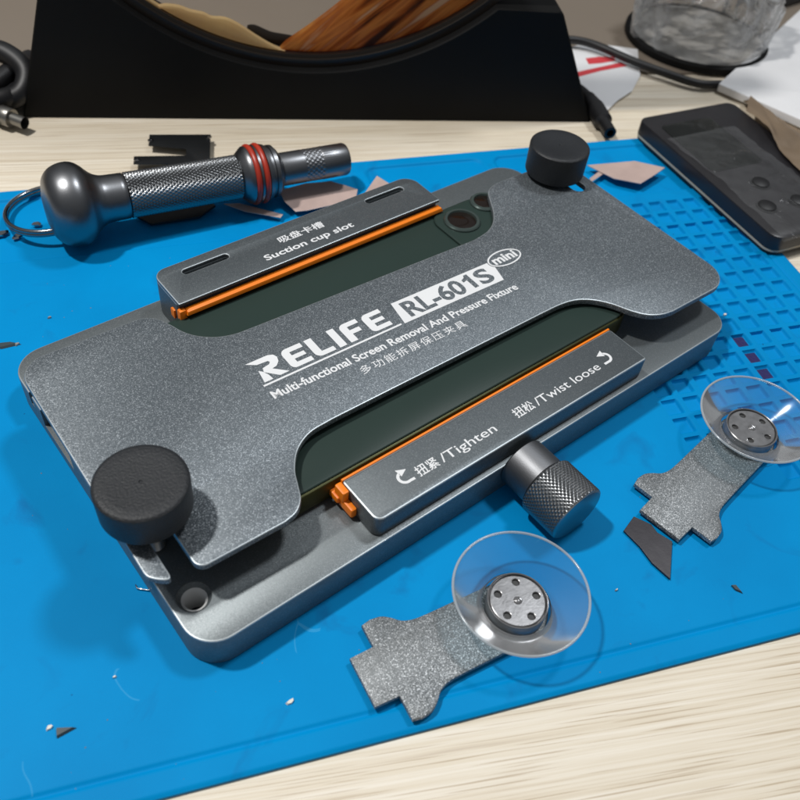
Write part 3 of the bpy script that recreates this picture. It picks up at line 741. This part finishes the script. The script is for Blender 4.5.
# black flex bracket
def bracket():
    t = empty("flex_bracket", (90, 190, 0), "black angular flex bracket with silver screw corners, behind the metal handle", "bracket")
    o1 = [(87.4, 196.4), (91.2, 203), (111.4, 191.4), (99.2, 170.8), (86, 178), (88, 181.5), (77.0, 188), (79.4, 192.4), (96.2, 183.2), (98.4, 187.3)]
    b = MB(); prism([(a-90, c-190) for a, c in o1], [], 1.2, 1.7, .12, mb=b); b.build("board", M_pcb, t)
    for a, c in ((89.4, 198.4), (109.6, 189.6), (79.0, 189.2)):
        s_ = MB(); lathe([(1.1, 1.71), (1.1, 2.2), (.6, 2.3), (.55, 1.95), (0, 1.95)], 20, Matrix.Translation((a-90, c-190, 0)), s_); s_.build("eyelet", M_steel, t)
bracket()
shard("flex_offcut", [(63.4, 160), (66, 152.6), (82, 147.8), (90, 150.8), (88, 158), (74, 163)], .3, .8, M_pcb, "black circuit offcut lying in the shadow under the knurled grip", "circuit scrap")
def chip(pts3, mat, label, name="debris_chip", group="tiny crumbs scattered on the blue mat"):
    b = MB(); c = Vector(pts3[0]); n = len(pts3)
    V = [tuple(Vector(q_)-c+Vector((0, 0, c.z))) for q_ in pts3]; V += [(v[0]*.8, v[1]*.8, v[2]+.5) for v in V]
    F = [tuple(range(n-1, -1, -1)), tuple(range(n, 2*n))]+[(i, (i+1) % n, n+(i+1) % n, n+i) for i in range(n)]
    o = mesh(name, V, F, mat, None, 0); o.location = (c.x*MM, c.y*MM, 0); return tag(o, label, "debris", group)
for (x_, y_, s_, mt, lb) in (
    (-31.8, 9.4, 1.0, M_chipw, "roundish cream crumb near the lower left of the mat, left of the dark triangular chip"),
    (12.0, -15.9, 1.3, M_chipw, "white elongated crumb on the mat in front of the fixture's near corner"),
    (204.7, 9.2, .9, M_chipw, "white speck touching the right end of the fixture"),
    (6.4, 121.9, .9, M_chip, "small tan crumb on the mat behind the far left corner of the fixture"),
    (18.9, 127.7, .7, M_chip, "pale brown speck between the fixture's back edge and the handle's round knob"),
    (60.6, 128.4, 1.0, M_chipw, "light crumb just left of the suction cup slot jaw"),
    (22.5, 174.8, 3.0, M_steel, "bright metal scrap at the left beside the key ring"),
    (25.8, 170.5, 2.0, M_steel, "small silver screw scrap between the key ring and the photo's left edge"),
    (34.2, 173.6, 1.9, M_steel, "tiny silver screw lying inside the key ring"),
    (93.6, -40.2, .5, M_chip, "pale dot on the mat right of the front suction cup"),
    (-15.9, 11.6, .45, M_chipw, "white dot on the mat left of the fixture's near corner")):
    n_ = 6; P = []
    for k in range(n_):
        a = 2*math.pi*k/n_+x_; r_ = s_*(.55+.45*random.random()); P.append((x_+r_*math.cos(a)*1.2, y_+r_*math.sin(a)*.7, .05))
    chip(P, mt, lb)
chip([(-30.6, 8.3, .1), (-27.2, 6.0, .1), (-31.4, 6.3, .1)], M_chipd, "dark triangular chip on the lower left of the mat")
chip([(119.2, -57.0, .05), (120.4, -57.8, .05), (119.9, -60.3, .05), (119.0, -58.6, .05)], M_chipd, "small dark flake on the right front of the mat")
chip([(1.0, 125.5, .05), (6.2, 123.2, .05), (7.6, 121.3, .05), (2.0, 122.6, .05)], M_chipd, "dark sliver at the left edge of the photo behind the fixture")
b = MB(); tube([(-1.9, 29.6, .3), (-2.1, 28.4, .5), (-1.2, 27.5, .4), (.0, 26.3, .5), (1.0, 26.6, .4)], .16, 6, b)
o = b.build("wire_curl", M_steel, None, 60); tag(o, "tiny curl of shiny wire on the mat beside the fixture's near left side", "wire")
# random faint specks: one thing nobody could count
rs = random.Random(3); b = MB()
for i in range(110):
    u_ = rs.uniform(-60, 130); v_ = rs.uniform(2, 175); x_, y_, _ = m2w(u_, v_)
    if -4 < x_ < 194 and -1 < y_ < 107: continue
    r_ = rs.uniform(.08, .26); h_ = mat_h(np.array([u_]), np.array([v_]))[0]
    P = [(x_+r_*rs.uniform(.5, 1)*math.cos(k*1.257), y_+r_*rs.uniform(.5, 1)*math.sin(k*1.257), h_+.02) for k in range(5)]
    b.add(P+[(x_, y_, h_+.02+r_*.7)], [(0, 1, 5), (1, 2, 5), (2, 3, 5), (3, 4, 5), (4, 0, 5)])
tag(b.build("dust_specks", M_chip, None, 0), "pale dust specks strewn over the blue mat", "dust", kind="stuff")

# ================================================================= BEHIND: SAND PICTURE ON ITS BLACK BASE
SA = Vector((57.04, 243.14, -1.6)); SE = Vector((.86048718, -.5094721, 0)); SN = Vector((.5094721, .86048718, 0))
sp = empty("sand_picture", (SA.x, SA.y, -1.6), "large round moving sand picture in its black stand, at the back of the desk", "ornament", math.atan2(SE.y, SE.x))
# local frame of the empty: x along the front, y to the back, z up
Msp = Matrix(((1, 0, 0, 0), (0, 0, 1, 0), (0, 1, 0, 0), (0, 0, 0, 1)))       # (s, h, depth) -> (s, depth, h)
RC = (113.2, 130.2); RN = 109.4
hh = 48.0
a0 = math.asin((hh-RC[1])/RN)
arc = [(RC[0]+RN*math.cos(t), RC[1]+RN*math.sin(t)) for t in [math.pi-a0+(2*a0+math.pi)*0 + (math.pi+2*a0)*0 + k for k in []]]
xl = RC[0]-math.sqrt(RN**2-(hh-RC[1])**2); xr = 2*RC[0]-xl
tl_ = math.atan2(hh-RC[1], xl-RC[0]); tr_ = math.atan2(hh-RC[1], xr-RC[0])
arc = [(RC[0]+RN*math.cos(t), RC[1]+RN*math.sin(t)) for t in [tl_+(tr_-tl_)*k/40 for k in range(41)]]
b = MB(); prism(rpoly([(0, 0, 0), (235.5, 0, 0), (211.5, hh, 3)], 5)+list(reversed(arc))+[(16, hh)], [], 0, 19, .5, mb=b, M=Msp)
b.build("stand", M_black, sp)
Mr = Matrix.Translation((RC[0], 4, RC[1])) @ Matrix.Rotation(math.radians(-90), 4, 'X')
b = MB(); lathe([(106.2, 0), (109.2, 0), (109.2, 9), (106.2, 9), (106.2, 8), (104.8, 7.6), (104.8, 1.4), (106.2, 1), (106.2, 0)], 160, Mr, b); b.f = [f for f in b.f if len(f) == 4]
b.build("round_frame", M_rim, sp, 30)
disc = lambda off: [(RC[0]+104.7*math.cos(t), off, RC[1]+104.7*math.sin(t)) for t in [2*math.pi*k/96 for k in range(96)]]
for off in (5.6, 11.4):
    mesh("glass_pane", disc(off), [tuple(range(96))], M_glass, sp, 0)
def in_disc(top, R_=104.4):
    """close an outline under a crest line along the disc's lower arc"""
    (xa, _), (xb, _) = top[0], top[-1]
    ta = math.acos(max(-1, min(1, (xa-RC[0])/R_))); tb = math.acos(max(-1, min(1, (xb-RC[0])/R_)))
    low_ = [(RC[0]+R_*math.cos(t), RC[1]-R_*math.sin(t)) for t in [tb+(ta-tb)*k/24 for k in range(25)]]
    return top[1:-1]+low_
tan_c = spline([(36, 60.2), (44, 50), (52, 42.2), (59, 42.8), (64, 42.4), (68, 41), (73, 40), (76, 38.6), (81, 38.3), (86, 36), (92, 32), (98, 28.4), (103.6, 26)], 3)
b = MB(); prism(in_disc(tan_c), [], 6.2, 8.6, .2, mb=b, M=Msp); b.build("tan_sand", M_sandt, sp, 50)
brn = spline([(101.5, 26.2), (104, 29), (109.5, 33), (115, 37), (125, 45), (138, 57), (150, 66), (165, 74), (180, 77), (192, 76), (198, 72)], 3)
b = MB(); prism(in_disc(brn), [], 7.2, 10.2, .2, mb=b, M=Msp); b.build("brown_sand", M_sandb, sp, 50)
drk = spline([(88, 34), (92, 34.5), (98, 32), (104, 31), (109, 30), (112, 28)], 3)
b = MB(); prism(in_disc(drk), [], 10.3, 10.9, .1, mb=b, M=Msp); b.build("dark_sand", plain("dark_sand", (.03, .022, .015), .8), sp, 50)

# ================================================================= HANDHELD DEVICE
DA = Vector((245.0, 19.8, 0)); drz = math.atan2(-.235, .972)
dv = empty("handheld_device", (DA.x, DA.y, 0), "black handheld device with small screen and three round buttons, under loose clear film", "gadget", drz)
W_, H_ = 51.0, 87.0
b = MB(); prism(rpoly([(0, 0, 5), (W_, 0, 5), (W_, H_, 4), (0, H_, 4)], 8), [], 2.4, 8.4, .9, mb=b, cb=.2); body = b.build("body", M_dev, dv)
b = MB(); prism(rpoly([(.1, .1, 5), (W_-.1, .1, 5), (W_-.1, H_-.1, 4), (.1, H_-.1, 4)], 8), [], 1.3, 2.35, .15, mb=b); b.build("cream_seam", M_cream, dv)
b = MB(); prism(rpoly([(.3, .3, 5), (W_-.3, .3, 5), (W_-.3, H_-.3, 4), (.3, H_-.3, 4)], 8), [], 0, 1.28, .5, mb=b); b.build("bottom_shell", M_dev_side, dv)
b = MB(); prism(rpoly([(5, 43, 2.5), (31.6, 43, 2.5), (31.6, 78.5, 2.5), (5, 78.5, 2.5)], 6), [], 8.3, 8.62, .2, mb=b); b.build("screen", M_screen, dv)
for bx_, by_ in ((18.8, 30.9), (10.4, 17.6), (25.6, 16.4)):
    b = MB(); lathe([(4.1, 8.3), (4.1, 8.7), (3.5, 8.7), (3.4, 9.3), (2.6, 9.7), (0, 9.75)], 40, Matrix.Translation((bx_, by_, 0)), b); b.build("button", M_rubber, dv, 40)
# crumpled film lying on it
def sheet(name, mat, fn, nu_, nv_, label, cat, smooth=0, thick=.12, **kw):
    V = [fn(i/nu_, j/nv_) for i in range(nu_+1) for j in range(nv_+1)]
    F = [(i*(nv_+1)+j, (i+1)*(nv_+1)+j, (i+1)*(nv_+1)+j+1, i*(nv_+1)+j+1) for i in range(nu_) for j in range(nv_)]
    o = mesh(name, V, F, mat, kw.get('parent'), smooth)
    return tag(o, label, cat) if label else o
from mathutils import noise as NZ
def nz3(x, y, z=0, s=1.0): return NZ.noise(Vector((x*s, y*s, z)))
def film_fn(a, c):
    x_ = 1.2+a*36+2*nz3(c*3, 1.7); y_ = -1.5+c*70; x_ += 6*(.5-abs(c-.55))*(1-a)
    z_ = 8.9+1.0*abs(nz3(a*3+c*1.5, c*5, 4))+.7*abs(nz3(a*9, c*13, 9))*(.3+a)+2.2*max(0, .08-a)*8*abs(nz3(c*6, 2.2))
    if y_ < 0: z_ -= 1.0
    return (DA.x+x_*math.cos(drz)-y_*math.sin(drz), DA.y+x_*math.sin(drz)+y_*math.cos(drz), z_)
sheet("clear_film", M_film, film_fn, 30, 60, "crinkled clear plastic film draped over the black handheld device", "plastic film", 60)
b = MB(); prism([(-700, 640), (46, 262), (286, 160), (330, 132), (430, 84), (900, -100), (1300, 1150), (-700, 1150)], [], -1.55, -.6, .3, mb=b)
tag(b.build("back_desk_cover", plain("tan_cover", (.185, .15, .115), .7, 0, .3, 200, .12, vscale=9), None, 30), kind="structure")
# ================================================================= THINGS AT THE BACK OF THE DESK
DZ = -1.55
# leaflet with red print
lf = [(269.5, 124), (283, 128.5), (296, 131), (311, 139), (331, 158), (313, 176), (291, 176), (275, 152)]
b = MB(); prism(lf, [], -.55, -.1, .1, mb=b); cd = b.build("printed_leaflet", M_paperw, None, 30)
tag(cd, "white leaflet with red printed bands, on the desk right of the sand picture's stand", "leaflet")
flat_shape([([(281.6, 157.2), (297, 154.9), (312.5, 152.6), (312.2, 148.6), (296.8, 151.6), (279.6, 153.2)], []), ([(296.5, 159.2), (299.6, 164.2), (307, 162.0), (313.5, 158.4), (311.6, 154.9), (303, 156.8)], [])], "red_print", M_red, cd, -.06)
# cables
def cable(name, pts, r, label, mat=M_rubber, n=5):
    P = spline(pts, n); b = MB(); tube(P, r, 10, b); o = b.build(name, mat, None, 60); tag(o, label, "cable"); return o
cable("power_cable", [(276, 190, 2), (288, 184, 2), (299, 177.5, 3.5), (305.5, 171.5, 3.5), (309.5, 163.5, 3.2), (312, 152.5, 3), (315, 143, 2.6), (320, 132, 2), (327, 118, 1.5), (338, 112, 1)], 1.9, "black cable arching over the leaflet with red print")
pc = cable("plug_cable", [(286, 178, 1), (277, 165, 1), (272, 152, 1.5), (270.8, 141, 2.2), (268, 133, 2.8)], 2.2, "black cable with barrel plug beside the right end of the sand picture's stand")
b = MB(); lathe([(0, 0), (2.2, 0), (2.6, 1), (3.6, 9), (3.9, 10), (3.9, 21), (2.9, 22), (2.7, 22.2), (2.7, 30), (1.6, 30.2), (1.5, 26), (0, 26)], 32, frame_from((268.5, 134.5, 3.0), (254.0, 107.5, 2.6)), b)
b.build("barrel_plug", M_rubber, pc, 40)
# clear bag on a black dish
b = MB(); lathe([(0, -.55), (33, -.55), (35, 1), (35.5, 2.4), (34, 2.6), (0, 2.2)], 64, Matrix.Translation((367, 150, 0)), b)
dish = tag(b.build("round_dish", plain("grey_dish", (.5, .48, .45), .4), None, 30), "flat grey dish with black rim under the clear plastic bag at the far right", "dish")
b = MB(); lathe([(33.0, 2.3), (33.2, 3.1), (35.2, 3.3), (36.4, 2.6), (36.4, -.3), (34.5, -.5)], 64, Matrix.Translation((367, 150, 0)), b); b.f = [f for f in b.f if len(f) == 4]
b.build("dish_rim", M_black, dish, 40)
def bag_fn(a, c):
    th_ = 2*math.pi*a; r_ = math.sin(c*math.pi/2*.98)**.7; z_ = math.cos(c*math.pi/2)**.55
    q = Vector((math.cos(th_)*1.3, math.sin(th_)*1.3, c*2.2))
    k_ = 1+.22*NZ.noise(q*1.4)+.12*abs(NZ.noise(q*3.7))+.05*abs(NZ.noise(q*9))
    return (367+33*r_*k_*math.cos(th_), 151+30*r_*k_*math.sin(th_), 2.8+52*z_*k_*(.9+.25*NZ.noise(q*2.3)))
o = sheet("clear_bag", M_bag, bag_fn, 96, 48, "crumpled clear plastic bag standing on the dish at the far right", "plastic bag", 80)
# white box
b = MB(); prism(rpoly([(333.5, 111, 1), (343, 55, 1), (440, 15, 1), (462, 145, 1)], 4), [], -.55, 3, .3, mb=b)
tag(b.build("white_box", M_paperw, None, 30), "plain white flat box at the right edge beyond the handheld device", "box")
b = MB(); prism(rpoly([(425, 152, 3), (470, 150, 3), (520, 230, 3), (470, 250, 3)], 4), [], DZ, 12, 2, mb=b)
tag(b.build("dark_case", plain("dark_grey_cloth", (.06, .058, .055), .8, 0, .5, 200, .2), None, 30), "dark grey case behind the white box in the far right corner", "case")
# brown wrapper between device and box
def wrap_fn(a, c):
    A0 = Vector((312, 83)); A1 = Vector((272, 0)); B0 = Vector((338, 98)); B1 = Vector((336, 0))
    p_ = (A0.lerp(A1, c)).lerp(B0.lerp(B1, c), a)
    z_ = max(9.2*(1-max(0, a-.45)/.45) if a > .45 else 9.2, 0)+2.2*abs(nz3(a*2.2, c*3.0, 3))*(1.2-a)+1.3*abs(nz3(a*5, c*8, 7))
    return (p_.x+2*nz3(c*4, a*3), p_.y+2*nz3(a*4, c*3, 2), max(-1.3, z_))
sheet("brown_wrapper", M_brown, wrap_fn, 34, 60, "crumpled brown translucent wrapper lying against the right side of the handheld device", "wrapper", 70)
# left: cable bundle and a hollow metal tube
b = MB()
for k, (pts, r_) in enumerate((([(44, 262, 6), (54, 268, 14), (61, 262, 16), (65, 252, 12), (60, 246, 7), (52, 248, 4)], 4.2), ([(40, 250, 2), (50, 252, 8), (58, 256, 10), (66, 262, 9), (74, 274, 5)], 3.6), ([(40, 242, 3), (48, 246, 6), (56, 247, 6), (64, 256, 4), (72, 262, 2)], 3.8), ([(48, 258, 3), (56, 254, 4), (64, 250, 3), (70, 256, 2)], 4.0))):
    tube(spline(pts, 6), r_, 12, b)
tag(b.build("cable_bundle", M_rubber, None, 60), "tangled black cable bundle at the left end of the sand picture's stand", "cable bundle")
b = MB(); lathe([(2.3, -6), (2.3, 0), (3.5, 0), (3.7, .3), (3.7, 5), (3.2, 6), (3.2, 40), (2.9, 42), (0, 42)], 40, frame_from((51.3, 236.6, 3.0), (38, 262, 3.6)), b)
b.f = [f for f in b.f if len(f) == 4]
tag(b.build("metal_tube", plain("dull_tube_metal", (.28, .27, .25), .35, .9), None, 40), "hollow dull metal tube end poking out from under the black cables at the left", "tube")
sc.view_layers[0].update()
